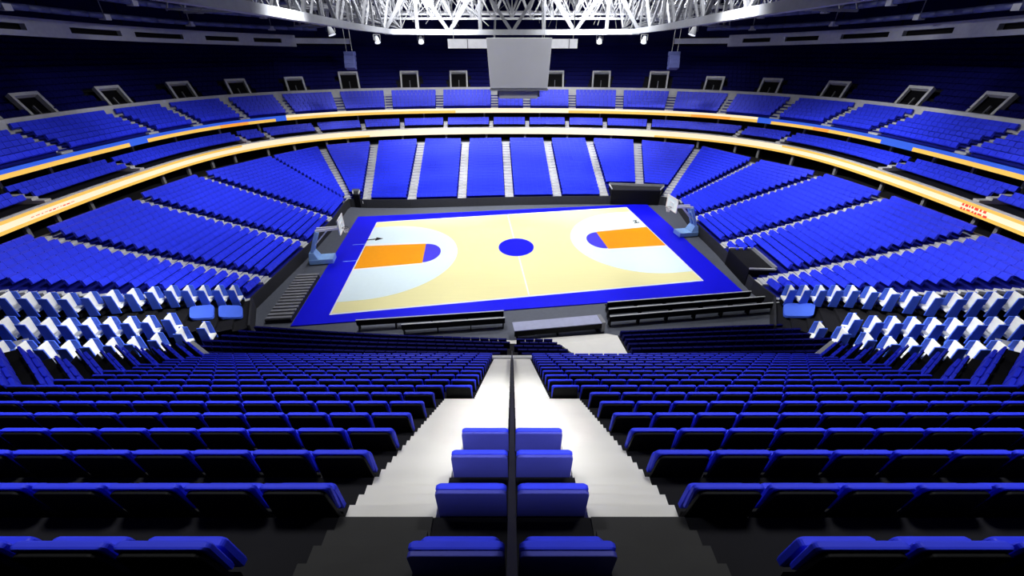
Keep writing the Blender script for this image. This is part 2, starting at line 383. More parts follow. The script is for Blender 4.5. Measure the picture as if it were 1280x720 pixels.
# aisle stairs of the lower bowl
n_al = 0
WHERE = ['along the near edge of the left lower stand', 'second up the left lower stand, counted from the camera', 'third up the left lower stand, counted from the camera', 'fourth up the left lower stand, counted from the camera',
 'narrow and dark, at the corner end of the left lower stand', 'broad one in the far left corner of the lower bowl', 'first of the far lower stand, counted from the left', 'second of the far lower stand, counted from the left', 'third of the far lower stand, counted from the left',
 'fourth of the far lower stand, counted from the left', 'fifth of the far lower stand, counted from the left', 'sixth of the far lower stand, counted from the left', 'rising over the far tunnel mouth', 'broad one in the far right corner of the lower bowl',
 'at the corner end of the right lower stand', 'fourth up the right lower stand, counted from the camera', 'third up the right lower stand, counted from the camera', 'second up the right lower stand, counted from the camera', 'along the near edge of the right lower stand']
for i, (B0, T0) in enumerate(A):
    b = MB(); d = Vector((T0[0]-B0[0], T0[1]-B0[1])).normalized(); n = Vector((-d.y, d.x))
    w = .5 if i not in (0, 4, 18) else .16
    if i in (5, 13): w = .55
    k0 = 4 if i == 12 else 0
    for k in range(k0*2, NR*2):
        p, q = lerp(B0, T0, k/NR/2), lerp(B0, T0, (k+1)/NR/2); z = BZ0 + (BZ1-BZ0)*(k/2)/NR + .03 + (.05 if k % 2 else 0)
        c4 = [(p[0]-n.x*w, p[1]-n.y*w), (p[0]+n.x*w, p[1]+n.y*w), (q[0]+n.x*w, q[1]+n.y*w), (q[0]-n.x*w, q[1]-n.y*w)]
        b.hexa([(x, y, z - .3) for x, y in c4] + [(x, y, z) for x, y in c4])
    tag(b.build('aisle_stairs', 'pale' if i != 4 else 'grey'), 'pale aisle stairs, ' + WHERE[i] if i != 4 else 'grey aisle stairs, ' + WHERE[i], 'stairs', 'lower bowl aisle stairs')

# tunnel mouths
def tunnel(label, a, c, s0, s1, t0, t1, roof='concrete_dark', lift=.45):
    p0, p1, q1, q0 = sec(a,c,s0,t0,0), sec(a,c,s0,t1,0), sec(a,c,s1,t1,0), sec(a,c,s1,t0,0)
    zt = BZ0 + (BZ1-BZ0)*s1 + lift
    r = thing('tunnel_mouth', label, 'tunnel')
    b = MB(); cin = lambda z: [(*p0[:2],z),(*p1[:2],z),(*q1[:2],z),(*q0[:2],z)]
    d = Vector((p1[0]-p0[0], p1[1]-p0[1])).normalized(); f = Vector((d.y, -d.x))*.16
    p0 = (p0[0]+f.x, p0[1]+f.y); p1 = (p1[0]+f.x, p1[1]+f.y)
    b.hexa([tuple(x) for x in cin(0.)] + [tuple(x) for x in cin(zt - .12)]); b.build('dark_opening', 'black', r)
    b = MB(); b.hexa(cin(zt - .12) + cin(zt)); b.build('roof_slab', roof, r)
    b = MB(); b.bar((*q0[:2], zt + .1), (*q1[:2], zt + .1), .16, .3); b.build('kerb', 'grey', r)
    for (x, y), (u, v) in ((p0[:2], q0[:2]), (p1[:2], q1[:2])):
        b = MB(); b.bar((x, y, zt + .05), (u, v, zt + .05), .12, .12); b.build('side_wall', 'pale', r)
    return r
tunnel('dark tunnel mouth with pale lintel at the far corner of the court', A[11], A[13], .0, .15, .1, .9)
tunnel('small dark tunnel mouth in the far corner beyond the hoop with pale blue stanchion', A[5], A[6], .0, .1, .34, .66)
tunnel('dark tunnel mouth cut into the foot of the right lower stand', A[16], A[17], .0, .13, .3, .86, 'concrete_black', .12)

# ------------------------------------------------------------------ basketball court (its own axes are skewed a little against the stands)
CO, CX, CY = (.4, 36.25), (.984, .1745), (-.118, 1.181)
def ct(x, y): return (CO[0] + CX[0]*x + CY[0]*y, CO[1] + CX[1]*x + CY[1]*y)
court = thing('basketball_court', 'blue bordered maple basketball court in the middle of the arena floor', 'court')
def slab(name, m, poly, z, raw=False, th=.012, label=None):
    P = poly if raw else [ct(*p) for p in poly]
    o = MB().prism(P, z - th, z).build(name, m, court)
    if label: o['label'] = label
    return o
slab('apron', 'court_blue', [(-15.0, 23.2), (17.9, 27.75), (16.4, 49.15), (-17.3, 44.6)], .06, True, .08, 'saturated blue apron')
LX, LY = 14.325, 7.62
slab('boundary_line', 'court_white', [(-LX-.12,-LY-.16), (LX+.12,-LY-.16), (LX+.12,LY+.12), (-LX-.12,LY+.12)], .066)
slab('maple_floor', 'maple', [(-LX,-LY), (LX,-LY), (LX,LY), (-LX,LY)], .074, label='pale yellow maple floor')
slab('halfway_line', 'court_white', [(-.06,-LY), (.06,-LY), (.06,LY), (-.06,LY)], .080)
N = 48
slab('center_circle', 'court_blue', [(1.68*math.cos(2*PI*i/N), 1.72*math.sin(2*PI*i/N)) for i in range(N)], .088, label='blue centre circle')
for sg in (-1, 1):
    hx = sg*12.75
    arc = [(hx - sg*7.2*math.cos(a), 6.35*math.sin(a)) for a in [(-90 + 180*i/N)*PI/180 for i in range(N+1)]]
    slab('three_point_area', 'court_pale', [(sg*LX, -6.35)] + arc + [(sg*LX, 6.35)], .084, label='pale ice blue three point area')
    cl = -1.75 if sg < 0 else -1.5; ch = 2.05
    yo = .15
    slab('key_border', 'court_white', [(sg*LX, yo-2.2), (sg*8.5, yo-2.0), (sg*8.5, yo+1.95), (sg*LX, yo+2.55)], .090)
    ring_ = [(sg*8.6 - sg*1.5*math.cos(a), yo + 1.7*math.sin(a)) for a in [(-90 + 180*i/24)*PI/180 for i in range(25)]]
    slab('free_throw_circle', 'violet_blue', ring_, .094, label='violet blue free throw half circle')
    slab('painted_key', 'court_orange', [(sg*LX, yo-1.95), (sg*8.6, yo-1.8), (sg*8.6, yo+1.75), (sg*LX, yo+2.1)], .096, label='orange painted key')
    # small dark floor arrow by each key
    ax = sg*13.75
    slab('floor_mark', 'black', [(ax-.75, 3.42), (ax+.1, 3.5), (ax+.1, 3.25), (ax+.8, 3.62), (ax+.1, 3.95), (ax+.1, 3.72), (ax-.75, 3.62)] if sg < 0 else
         [(ax-.3, 3.3), (ax+.3, 3.35), (ax+.28, 3.5), (ax+.06, 3.5), (ax+.06, 3.8), (ax+.25, 3.85), (ax+.2, 4.0), (ax-.25, 3.95), (ax-.25, 3.8), (ax-.08, 3.8), (ax-.06, 3.5), (ax-.3, 3.5)], .098, label='small dark mark')
for y in (-.35, 2.75):                                              # thin pale lines across the left apron
    p, q = ct(-LX-1.3, y), ct(-LX-.1, y); b = MB(); b.bar((*p, .064), (*q, .064), .07, .008); b.build('apron_line', 'pale_blue', court)

# ------------------------------------------------------------------ basketball hoops
def hoop(label, base, rz, sc=1.):
    r = thing('basketball_hoop', label, 'basketball hoop', (base[0], base[1], 0.), rz, 'basketball hoops')
    b = MB(); b.box(-1.0, 1.0, -.65, .65, .062, .5); b.hexa([(-1,-.6,.5),(-.2,-.6,.5),(-.2,.6,.5),(-1,.6,.5),(-.9,-.5,1.1),(-.5,-.5,1.1),(-.5,.5,1.1),(-.9,.5,1.1)])
    b.build('base', 'pale_blue', r, .03)
    b = MB()
    for y in (-.32, .32): b.bar((-.7, y, 1.0), (.1, y, 2.95), .2, .26)
    b.bar((-.1, -.32, 2.4), (-.1, .32, 2.4), .1)
    b.build('mast', 'pale_blue', r)
    b = MB()
    for y in (-.3, .3): b.bar((.0, y, 3.0), (2.05, y*.6, 3.1), .14, .18); b.bar((-.5, y, 1.5), (1.0, y*.7, 3.0), .07)
    b.build('boom_arm', 'beam_white', r)
    b = MB(); b.box(2.05, 2.12, -.95, .95, 2.8, 4.0); bb = b.build('backboard', 'court_pale', r)
    b = MB()
    for y0, y1, z0, z1 in ((-.95,.95,2.74,2.86),(-.95,.95,3.95,4.06),(-1.0,-.9,2.74,4.06),(.9,1.0,2.74,4.06),(-.32,.32,3.08,3.13),(-.32,.32,3.5,3.55),(-.34,-.29,3.08,3.55),(.29,.34,3.08,3.55)): b.box(2.1, 2.16, y0, y1, z0, z1)
    b.build('backboard_frame', 'beam_white', bb)
    b = MB()
    c = [(2.42 + .24*math.cos(2*PI*i/16), .24*math.sin(2*PI*i/16), 3.05) for i in range(17)]; b.path(c, .03); b.bar((2.1, 0, 3.05), (2.2, 0, 3.05), .1, .03)
    rm = b.build('rim', 'rim', bb)
    b = MB()
    for i in range(16):
        a0 = 2*PI*i/16; a1 = a0 + .4
        b.bar((2.42+.24*math.cos(a0), .24*math.sin(a0), 3.03), (2.42+.13*math.cos(a1), .13*math.sin(a1), 2.62), .014)
    b.build('net', 'court_white', bb)
    return r
hoop('basketball hoop with pale blue stanchion at the court end near the ribbed grey bleacher', (-16.7, 33.2), .17)
hoop('basketball hoop with pale blue stanchion at the court end near the wide dark tunnel mouth', (17.6, 39.4), PI + .17)

# ------------------------------------------------------------------ courtside furniture
r = thing('scorers_table', 'long low table with lavender grey top at the near court edge', 'table', (2.95, 22.55, 0), .155)
b = MB(); b.box(-2.9, 2.9, -.5, .5, .70, .78); b.build('table_top', 'table_top', r, .01)
b = MB(); b.box(-2.9, 2.9, -.52, -.46, .35, .72); b.build('front_panel', 'black', r)
b = MB(); b.box(2.9, 3.15, -.5, .5, .04, .8); b.build('side_panel', 'grey', r)
for x in (-2.7, 0, 2.7):
    b = MB(); b.box(x-.05, x+.05, -.35, .35, -.02, .7); b.build('leg', 'black', r)

def bench(label, a, c):
    a, c = Vector(a), Vector(c); L = (c - a).length; mid = (a + c)/2
    r = thing('courtside_bench', label, 'bench', (mid.x, mid.y, -.02), math.atan2(c.y - a.y, c.x - a.x), 'courtside benches')
    b = MB(); b.box(-L/2, L/2, -.2, .2, .40, .46); b.build('seat', 'black', r)
    b = MB(); b.box(-L/2, L/2, -.27, -.2, .50, .86); b.build('backrest', 'black', r)
    b = MB(); b.box(-L/2, L/2, -.29, -.19, .86, .90); b.build('top_rail', 'pale', r)
    n = max(2, int(L/2))
    for i in range(n + 1):
        x = -L/2 + .1 + (L - .2)*i/n; b = MB(); b.box(x-.03, x+.03, -.24, .16, 0, .42); b.box(x-.03, x+.03, -.26, -.2, .4, .52); b.build('leg', 'black', r)
bench('long black courtside bench right of the table, touching the blue apron', (6.7, 25.2), (17.6, 26.75))
bench('long black courtside bench right of the table, middle one of three', (6.6, 24.3), (18.2, 26.0))
bench('long black courtside bench right of the table, the one nearest the dark seats', (6.5, 23.4), (18.8, 25.2))
bench('black courtside bench left of the table, touching the blue apron', (-10.3, 22.95), (-.6, 24.1))
bench('black courtside bench left of the table, nearer the dark seats', (-7.2, 22.45), (-.5, 23.25))

r = thing('retractable_bleacher', 'grey ribbed folded bleacher lying beside the left end of the court', 'bleacher', (-16.35, 26.9, 0), .105)
b = MB(); b.box(-.85, .85, -3.3, 3.3, -.02, .30); b.build('body', 'concrete_dark', r)
b = MB()
for i in range(15):
    y = -3.2 + i*.45; b.box(-.85, .85, y, y + .26, .30, .36)
b.build('slat_deck', 'grey', r)

def cover(label, p4, m='sky_cover', n=5):
    """padded rectangular cover with rounded short ends resting on the steps"""
    c = sum((Vector(p) for p in p4), Vector()) / 4
    r = thing('padded_cover', label, 'cover', tuple(c), 0, 'blue padded covers')
    P = [Vector(p) - c for p in p4]; poly = []
    for i in range(4):
        a, q, d = P[i-1], P[i], P[(i+1) % 4]
        for t in range(n + 1):
            u = t/n; s = q.lerp(a, .22); e = q.lerp(d, .22); poly.append((s.lerp(q, u)).lerp(q.lerp(e, u), u))
    k = len(poly); up = Vector((0, 0, 1))
    b = MB(); b.add([p + up*.45 for p in poly] + [p + up*.6 for p in poly], [tuple(range(k-1,-1,-1)), tuple(range(k, 2*k))] + [(i,(i+1)%k,k+(i+1)%k,k+i) for i in range(k)])
    b.build('top_pad', m, r)
    b = MB()
    for p in P: q = p*.75; b.box(q.x-.05, q.x+.05, q.y-.05, q.y+.05, q.z-.35, q.z+.46)
    b.build('support_frame', 'white_steel', r)
cover('blue padded cover among the striped chairs, outer one of the pair on the left', [(-20.83,22.76,1.3),(-19.84,23.52,1.0),(-19.12,22.23,.8),(-20.18,21.67,1.1)])
cover('blue padded cover among the striped chairs, inner one of the pair on the left', [(-19.52,23.47,.95),(-18.35,24.0,.6),(-17.75,22.87,.4),(-18.89,22.33,.75)])
cover('single blue padded cover among the striped chairs on the right', [(18.58,24.21,.65),(20.15,23.47,1.1),(19.35,22.31,.85),(17.93,22.94,.45)])
for x, y, z, rz, w in ((-25.0, 16.95, 2.72, .6, 'left'), (25.0, 16.95, 2.72, -.6, 'right')):
    r = thing('equipment_box', f'small grey box in front of the striped chairs on the {w}', 'box', (x, y, z), rz)
    b = MB(); b.box(-.30, .30, -.26, .26, 0, .62); b.build('body', 'grey', r, .03)
    b = MB(); b.box(-.32, .32, -.28, .28, .62, .68); b.build('lid', 'soffit', r, .01)

# ------------------------------------------------------------------ white and blue chairs at both ends of the side stands
def chair_parts(root):
    ks = []
    b = MB(); b.box(-.36, .36, -.06, .04, .12, 1.22); 
    for u, v in ((-.41, -.34), (.34, .41)): b.hexa([(u,-.08,.08),(v,-.08,.08),(v,.44,.08),(u,.44,.08),(u,-.08,1.34),(v,-.08,1.34),(v,.34,1.28),(u,.34,1.28)])
    ks.append(b.build('shell', 'sky_cover', root, .02))
    b = MB(); b.box(-.33, .33, .04, .13, .45, 1.36); ks.append(b.build('back_cushion', 'white_vinyl', root, .03))
    b = MB(); b.box(-.33, .33, .10, .46, .34, .48); ks.append(b.build('seat_cushion', 'white_vinyl', root, .03))
    b = MB(); b.box(-.30, .30, 0, .45, 0, .14); ks.append(b.build('base', 'black', root))
    return ks
MID = {'L': [[(-18.3,24.9),(-21.97,22.85),(-25.11,20.25),(-30.5,17.9)], [(-18.1,22.8),(-20.61,19.9),(-23.53,18.3),(-30.5,15.6)], [(-17.0,22.2),(-20.2,18.2),(-23.0,16.6),(-30.0,13.9)]]}
def along(poly, x):
    for (x0, y0), (x1, y1) in zip(poly, poly[1:]):
        if x1 <= x <= x0: return y0 + (y1 - y0)*(x - x0)/(x1 - x0)
    return poly[-1][1]
proto = None; TIER = ['back', 'middle', 'front']
for sgn, sd in ((-1, 'left'), (1, 'right')):
    for t, poly in enumerate(MID['L']):
        k0 = (0, 2, -1)[t]; cnt = 0
        for k in range(k0, 17):
            x = -18.72 - (k + .5)*.693 + (.2 if t == 1 else -.1 if t else 0)
            y = along(poly, x)
            if x < -30.5: continue
            if any(math.hypot(x - u, y - v) < w for u, v, w in ((-25.0, 16.95, .72), (-20.0, 22.5, .92), (-18.6, 23.2, .98))): continue
            cnt += 1
            s = min(max((-x - 18.2)/13.9, 0), .999); z = BZ0 + (BZ1-BZ0)*int(s*NR + .15)/NR
            lab = f'white and blue striped chair on the {sd}, {TIER[t]} row, {ORD[cnt]} from the court'
            loc = (sgn*-x, y, z); rz = PI/2 - .22 if sgn > 0 else -PI/2 + .22
            if proto is None:
                proto = thing('club_chair', lab, 'chair', loc, rz, 'white and blue striped chairs'); KIDS[proto.name] = chair_parts(proto)
            else: dup(proto, loc, rz, lab)

# ------------------------------------------------------------------ near lower stand (dark, in front of the court)
FRONT_L = [(-16.2,22.6),(-11.5,22.0),(-7.5,21.6),(-1.0,21.15),(3.0,21.05)]
FRONT_R = [(6.9,22.0),(13.6,22.6),(18.0,22.9)]
LN, LT, LR = 9, .78, .34
def xat(k, x0, xb): return x0 + (xb - x0)*k/LN
b = MB()
for front, x_l, x_r in ((FRONT_L, -19.5, 4.5), (FRONT_R, 6.0, 19.5)):
    P0, P1 = front[0], front[-1]
    def rowline(k):
        out = []
        for (x, y) in front:
            u = (x - P0[0])/(P1[0] - P0[0])
            X = x + ((x_l - P0[0])*(1-u) + (x_r - P1[0])*u)*k/LN
            flat = 21.2
            out.append((X, y + (flat - y)*k/LN - k*LT))
        return out
    for k in range(LN):
        z = .15 + k*LR; a, c = rowline(k), rowline(k+1)
        strip(b, [(*p, z - LR if k else -.02) for p in a][::-1], [(*p, z) for p in a][::-1]); strip(b, [(*p, z) for p in a], [(*p, z) for p in c])
        b.quad((*a[0],-.02),(*c[0],-.02),(*c[0],z),(*a[0],z)); b.quad((*c[-1],-.02),(*a[-1],-.02),(*a[-1],z),(*c[-1],z))
        # seats
        pts = [lerp(p, q, .86) for p, q in zip(a, c)]
        L = [0.]
        for p, q in zip(pts, pts[1:]): L.append(L[-1] + math.dist(p, q))
        n = int((L[-1] - .3)/.56)
        for j in range(n):
            dd = .3 + j*.56
            i = max(i for i in range(len(L)-1) if L[i] <= dd); t = (dd - L[i])/(L[i+1]-L[i])
            p = lerp(pts[i], pts[i+1], t); dv = Vector((pts[i+1][0]-pts[i][0], pts[i+1][1]-pts[i][1])).normalized()
            if front is FRONT_L and abs(p[0]) < .35: continue
            far_seat(MASS, (p[0], p[1], z), -dv.y, dv.x, .52, 1, .8)  # painted-shade blue, so this stand reads unlit
struct(b.build('floor_near_lower_stand', 'concrete_black'))
b = MB()
b.add([(3.05,21.05,.16),(6.85,22.0,.16),(5.97,14.2,3.2),(4.53,14.2,3.2),(3.05,21.05,-.02),(6.85,22.0,-.02),(5.97,14.2,3.0),(4.53,14.2,3.0)], [(0,1,2,3),(7,6,5,4),(0,3,7,4),(1,5,6,2),(0,4,5,1)])
tag(b.build('access_ramp', 'cream'), 'cream ramp curving down between the two dark seat blocks by the table', 'ramp')
b = MB(); b.add([(-9,21.75,.12),(-1,21.2,.12),(3.1,21.1,.12),(6.8,22.05,.12),(6.2,22.25,.12),(0,21.5,.12),(-9,22.1,.12)], [(0,1,2,3,4,5,6)])
b.v += [(x, y, -.02) for x, y, z in b.v[:7]]; b.f += [(i, i+7, (i+1)%7+7, (i+1)%7) for i in range(7)]; b.mi += [0]*7
tag(b.build('walkway', 'cream'), 'narrow cream walkway strip along the front of the dark seats', 'walkway')

# ------------------------------------------------------------------ near upper deck: the camera stands here
KN = 18
TR, RI = .7226, .495
def Yk(k): return 1.29 + TR*k
def Zk(k): return 13.785 - RI*k            # top of the backs in row k
def Zf(k): return Zk(k) - .85              # tread of row k
BD = (math.cos(math.radians(35)), math.sin(math.radians(35)))
def XB(k): return max(10.2, min(10.7 + .25*(k - 8), 13.2))
def BL(k): return 1.9 + max(0, 9 - k)*.8
def deck_line(k, ext=1.):
    x, y, L = XB(k), Yk(k), BL(k)
    r = [(x, y), (x + BD[0]*L*.5, y + BD[1]*L*.5), (x + BD[0]*L, y + BD[1]*L)]
    return [(-p, q) for p, q in r[::-1]] + [(0, y)] + r
b = MB()
for k in range(-4, KN):
    a, c = deck_line(k), deck_line(k+1); z = Zf(k)
    strip(b, [(*p, z) for p in a], [(*p, z) for p in c])                       # tread
    strip(b, [(*p, z) for p in c], [(*p, z - RI) for p in c])                  # riser down towards the court
    b.quad((*a[0], z), (*c[0], z), (*c[0], z - 2.), (*a[0], z - 2.)); b.quad((*c[-1], z), (*a[-1], z), (*a[-1], z - 2.), (*c[-1], z - 2.))
struct(b.build('floor_near_upper_deck', 'concrete_black'))
b = MB(); a = deck_line(KN)
strip(b, [(*p, Zf(KN-1) - RI) for p in a], [(*p, .0) for p in a]); struct(b.build('wall_deck_front', 'concrete_dark'))  # front wall of the deck, down to the floor
b = MB()
for p, q in zip(a, a[1:]): b.bar((p[0], p[1]+.03, Zf(KN-1)+.06), (q[0], q[1]+.03, Zf(KN-1)+.06), .16, .1)
struct(b.build('trim_deck_edge', 'pale'))
# the two lanes of aisle steps
for sg, nm in ((-1, 'left'), (1, 'right')):
    b = MB()
    for k in range(-3, KN):
        w = 1.40 if k < 7 else .79
        x0, x1 = sorted((sg*(.64 if 0 <= k < 4 else .06), sg*w))
        for q in range(4):
            b.cur = 1 if k + q*.25 < 1.0 else 0  # uppermost steps get the painted shade, the rest stay cream
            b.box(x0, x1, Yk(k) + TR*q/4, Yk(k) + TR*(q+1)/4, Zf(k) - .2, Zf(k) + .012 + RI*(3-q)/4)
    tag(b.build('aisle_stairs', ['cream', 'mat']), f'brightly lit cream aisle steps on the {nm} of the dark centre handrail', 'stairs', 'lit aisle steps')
# centre handrail
r = thing('center_handrail', 'dark navy handrail running down the middle of the cream aisle steps', 'handrail')
b = MB()
for k in range(-2, KN):
    b.bar((.0, Yk(k) + .1, Zf(k)), (.0, Yk(k) + .1, Zf(k) + .9), .035)
b.build('post', 'rail', r)
b = MB(); b.bar((0, Yk(-2), Zf(-2) + .95), (0, Yk(KN-1) + .3, Zf(KN-1) + .95 - .2), .05, .05); b.build('top_rail', 'rail', r)
b = MB()
y0, z0, y1, z1 = Yk(-2), Zf(-2), Yk(KN-1) + .3, Zf(KN-1) - .2
b.hexa([(-.022,y0,z0+.15),(.022,y0,z0+.15),(.022,y1,z1+.15),(-.022,y1,z1+.15),(-.022,y0,z0+.9),(.022,y0,z0+.9),(.022,y1,z1+.9),(-.022,y1,z1+.9)])
b.build('infill_panel', 'shade_navy', r)

# near seats: origin on the tread under the top rear edge of the back, facing +y
def rounded(w0, w1, z0, z1, r, n=4):
    """outline of a back: width w0 at the bottom, w1 at the top, rounded upper corners"""
    P = [(-w0/2, z0), (w0/2, z0)]
    for i in range(n + 1): a = PI/2*i/n; P.append((w1/2 - r + r*math.cos(a), z1 - r + r*math.sin(a)))
    for i in range(n + 1): a = PI/2 + PI/2*i/n; P.append((-w1/2 + r + r*math.cos(a), z1 - r + r*math.sin(a)))
    return P
def plate(b, poly, y_of, th, T=None, ch=0.):
    n = len(poly); cx = sum(p[0] for p in poly)/n; cz = sum(p[1] for p in poly)/n
    def R(y, s): return [(x*(1 - s*1.0) , y + y_of(z), cz + (z - cz)*(1 - s)) for x, z in poly]
    L = [R(0, ch), R(ch*.25, 0), R(th - ch*.25, 0), R(th, ch)] if ch else [R(0, 0), R(th, 0)]
    vs = [v for l in L for v in l]; fs = [tuple(range(n)), tuple(range(len(vs)-1, len(vs)-n-1, -1))]
    for j in range(len(L)-1):
        for i in range(n): fs.append((j*n+i, (j+1)*n+i, (j+1)*n+(i+1)%n, j*n+(i+1)%n))
    return b.add(vs, fs, T)
lean = lambda z: (.85 - z)*.16
def s_back(b, T=None): plate(b, rounded(.56, .50, .26, .835, .05), lambda z: lean(z), .035, T)
def s_cush(b, T=None): plate(b, rounded(.54, .565, .50, .86, .035), lambda z: lean(z) + .037, .05, T, .05)
def s_pad(b, T=None): plate(b, rounded(.50, .50, .36, .70, .04), lambda z: lean(z)*.9 + .11, .07, T, .06)
def s_leg(b, T=None):
    b.box(-.05, .05, .06, .2, .06, .42, T); b.box(-.14, .14, .02, .24, .06, .09, T); b.box(-.26, .26, .09, .15, .32, .38, T)
def seat_parts(root, shell='black'):  # black shell paints the unlit backs; centre pairs get the lit copy
    ks = []
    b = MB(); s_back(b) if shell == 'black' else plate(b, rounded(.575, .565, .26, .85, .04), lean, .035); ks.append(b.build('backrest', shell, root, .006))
    b = MB(); s_cush(b); ks.append(b.build('back_cushion', 'cushion', root))
    b = MB(); s_pad(b); ks.append(b.build('seat_pad', 'cushion', root))
    b = MB(); s_leg(b); ks.append(b.build('leg', 'black', root))
    return ks
seats = []
for k in range(0, KN):
    x0 = 1.74 if k == 0 else (1.42 if k < 7 else .80)
    dep = 2.33 + .873*k
    for sg, nm in ((-1, 'left'), (1, 'right')):
        j = 0
        while True:
            d = x0 + .3 + j*.6
            if d < XB(k) - .25: x, y, rz = d, Yk(k), 0.
            else:
                e = d - XB(k) + .1
                if e > BL(k) - .3: break
                x, y, rz = XB(k) + BD[0]*e, Yk(k) + BD[1]*e, math.radians(35)
            away = abs(x)*520 / (dep + max(0, (y - Yk(k)))*.87) > 640 + 40      # out at the deck's sides
            yy = y + 0
            seats.append((k, j, nm, sg*x, yy + .012, Zf(k) - .06, sg*rz if rz else 0., dep + max(0, y - Yk(k))*.87 + (100 if away else 0)))
            j += 1
seats.sort(key=lambda s: (s[7], abs(s[3])))
ROWW = lambda k: 'nearest the camera' if k == 0 else f'{ORD[k+1]} row from the camera'
sp = None; NIND = 292
for i, (k, j, nm, x, y, z, rz, dep) in enumerate(seats):
    if i < NIND:
        lab = f'dark blue seat, {ORD[j+1]} from the aisle, {"first row" if k == 0 else ORD[k+1] + " row"} from the camera, {nm} block'
        if sp is None:
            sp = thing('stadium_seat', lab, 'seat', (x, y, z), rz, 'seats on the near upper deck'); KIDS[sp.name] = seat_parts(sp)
        else: dup(sp, (x, y, z), rz, lab)
    else:
        T = Matrix.Translation((x, y, z)) @ Matrix.Rotation(rz, 4, 'Z')
        MASS.cur = 2; s_back(MASS, T); MASS.cur = 0; s_cush(MASS, T); s_pad(MASS, T); MASS.cur = 2; s_leg(MASS, T)  # backs in black here too, shade painted in
cp = None
PAIR = ['nearest the camera', 'second from the camera', 'third from the camera', 'fourth from the camera']
for k in range(4):
    for sg, nm in ((-1, 'left'), (1, 'right')):
        lab = f'lit blue seat {nm} of the centre handrail, in the pair {PAIR[k]}'
        if cp is None: cp = thing('stadium_seat', lab, 'seat', (sg*.325, Yk(k) + .012, Zf(k) - .06), 0, 'lit seats down the middle aisle'); KIDS[cp.name] = seat_parts(cp, 'lit_shell')
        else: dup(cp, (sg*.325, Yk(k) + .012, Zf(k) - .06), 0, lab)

mo = MASS.build('stadium_seating', ['seat', 'shade_navy', 'black'])
tag(mo, 'rows of blue seats filling the bowl around and above the court', 'seating', kind='stuff')

# ------------------------------------------------------------------ hanging scoreboard
r = thing('hanging_scoreboard', 'blank pale grey box hanging over the court from the white trusses', 'scoreboard', (.45, 30.6, 0))
b = MB(); b.hexa([(-1.86,-.6,14.1),(1.86,-.6,14.1),(1.86,2.4,14.1),(-1.86,2.4,14.1),(-2.05,-.6,16.95),(2.05,-.6,16.95),(2.05,2.4,16.95),(-2.05,2.4,16.95)]); b.build('screen_box', 'grey_screen', r, .04)
b = MB(); b.box(-1.9, 1.9, -.62, 2.42, 13.98, 14.08); b.build('bottom_trim', 'grey', r)
b = MB(); b.box(-1.3, 1.25, -.5, 2.1, 13.5, 13.98); b.build('lower_ring', 'grey_screen', r, .05)
b = MB(); b.box(-1.42, -1.27, -.45, 2.2, 13.6, 13.98); b.box(1.22, 1.37, -.45, 2.2, 13.6, 13.98); b.build('end_cap', 'white_steel', r)
for x in (-1.6, 1.6):
    for y in (0., 1.9):
        b = MB(); b.bar((x, y, 16.9), (x*.8, y, 21.4), .04); b.build('hoist_cable', 'white_steel', r)
r = thing('hoist_beam', 'short white horizontal beam just behind the top of the scoreboard', 'beam', (.45, 34.4, 0))
b = MB(); b.box(-5.0, 4.2, -.2, .2, 16.40, 16.98); b.build('beam', 'beam_white', r)
for x in (-3.6, 0, 3.6):
    b = MB(); b.box(x - .03, x + .03, -.22, -.2, 16.4, 16.95); b.build('joint_plate', 'grey', r)
for x in (-4.6, 3.9):
    b = MB(); b.bar((x, 0, 16.95), (x, 0, 21.4), .05); b.build('hanger_rod', 'white_steel', r)

# ------------------------------------------------------------------ roof trusses
def truss(label, pts, z0, h, w, chord, web, panel=2.6, xweb=False):
    r = thing('roof_truss', label, 'truss', (0, 0, 0), 0, 'white roof trusses')
    # resample
    L = [0.]
    for p, q in zip(pts, pts[1:]): L.append(L[-1] + math.dist(p, q))
    n = max(2, round(L[-1]/panel)); R = []
    for i in range(n + 1):
        d = L[-1]*i/n; j = max(j for j in range(len(L)-1) if L[j] <= d + 1e-9); t = (d - L[j])/(L[j+1]-L[j]); R.append(lerp(pts[j], pts[j+1], t))
    off = []
    for i in range(n + 1):
        a, c = R[max(0, i-1)], R[min(n, i+1)]; d = Vector((c[0]-a[0], c[1]-a[1])).normalized(); off.append((-d.y*w/2, d.x*w/2))
    F = [(x - ox, y - oy) for (x, y), (ox, oy) in zip(R, off)]; B = [(x + ox, y + oy) for (x, y), (ox, oy) in zip(R, off)]
    b = MB(); b.path([(*p, z0) for p in F], chord, chord*1.15); b.build('bottom_chord', 'white_steel', r)
    b = MB(); b.path([(*p, z0 + .1) for p in B], chord*.7); b.build('bottom_chord', 'white_steel', r)
    b = MB(); b.path([(*p, z0 + h) for p in F], chord*.8); b.path([(*p, z0 + h) for p in B], chord*.7); b.build('top_chord', 'white_steel', r)
    b = MB()
    for i in range(n):
        for Q in (F, B):
            wv = web if Q is F else web*.7
            if i % 2 == 0 or xweb: b.bar((*Q[i], z0), (*Q[i+1], z0 + h), wv)
            if i % 2 == 1 or xweb: b.bar((*Q[i], z0 + h), (*Q[i+1], z0), wv)
            if i % 2: b.bar((*Q[i], z0), (*Q[i], z0 + h), wv*.8)
        b.bar((*F[i], z0), (*B[i+1], z0 + .1), web*.5); b.bar((*F[i], z0 + h), (*B[i], z0 + h), web*.6)
    b.build('web_bracing', 'web_steel', r)
    return r
truss('thick white truss spanning straight across behind the scoreboard top', [(-10.7, 41.0), (-5.6, 42.3), (5.6, 42.3), (10.7, 41.0)], 17.62, 3.6, 2.0, .34, .26, 2.7)
truss('long white truss running from the scoreboard truss toward the camera along the left', [(-10.4, 8), (-10.4, 19), (-11.0, 32), (-10.7, 41.0)], 17.62, 2.8, 1.5, .32, .16, 2.6)
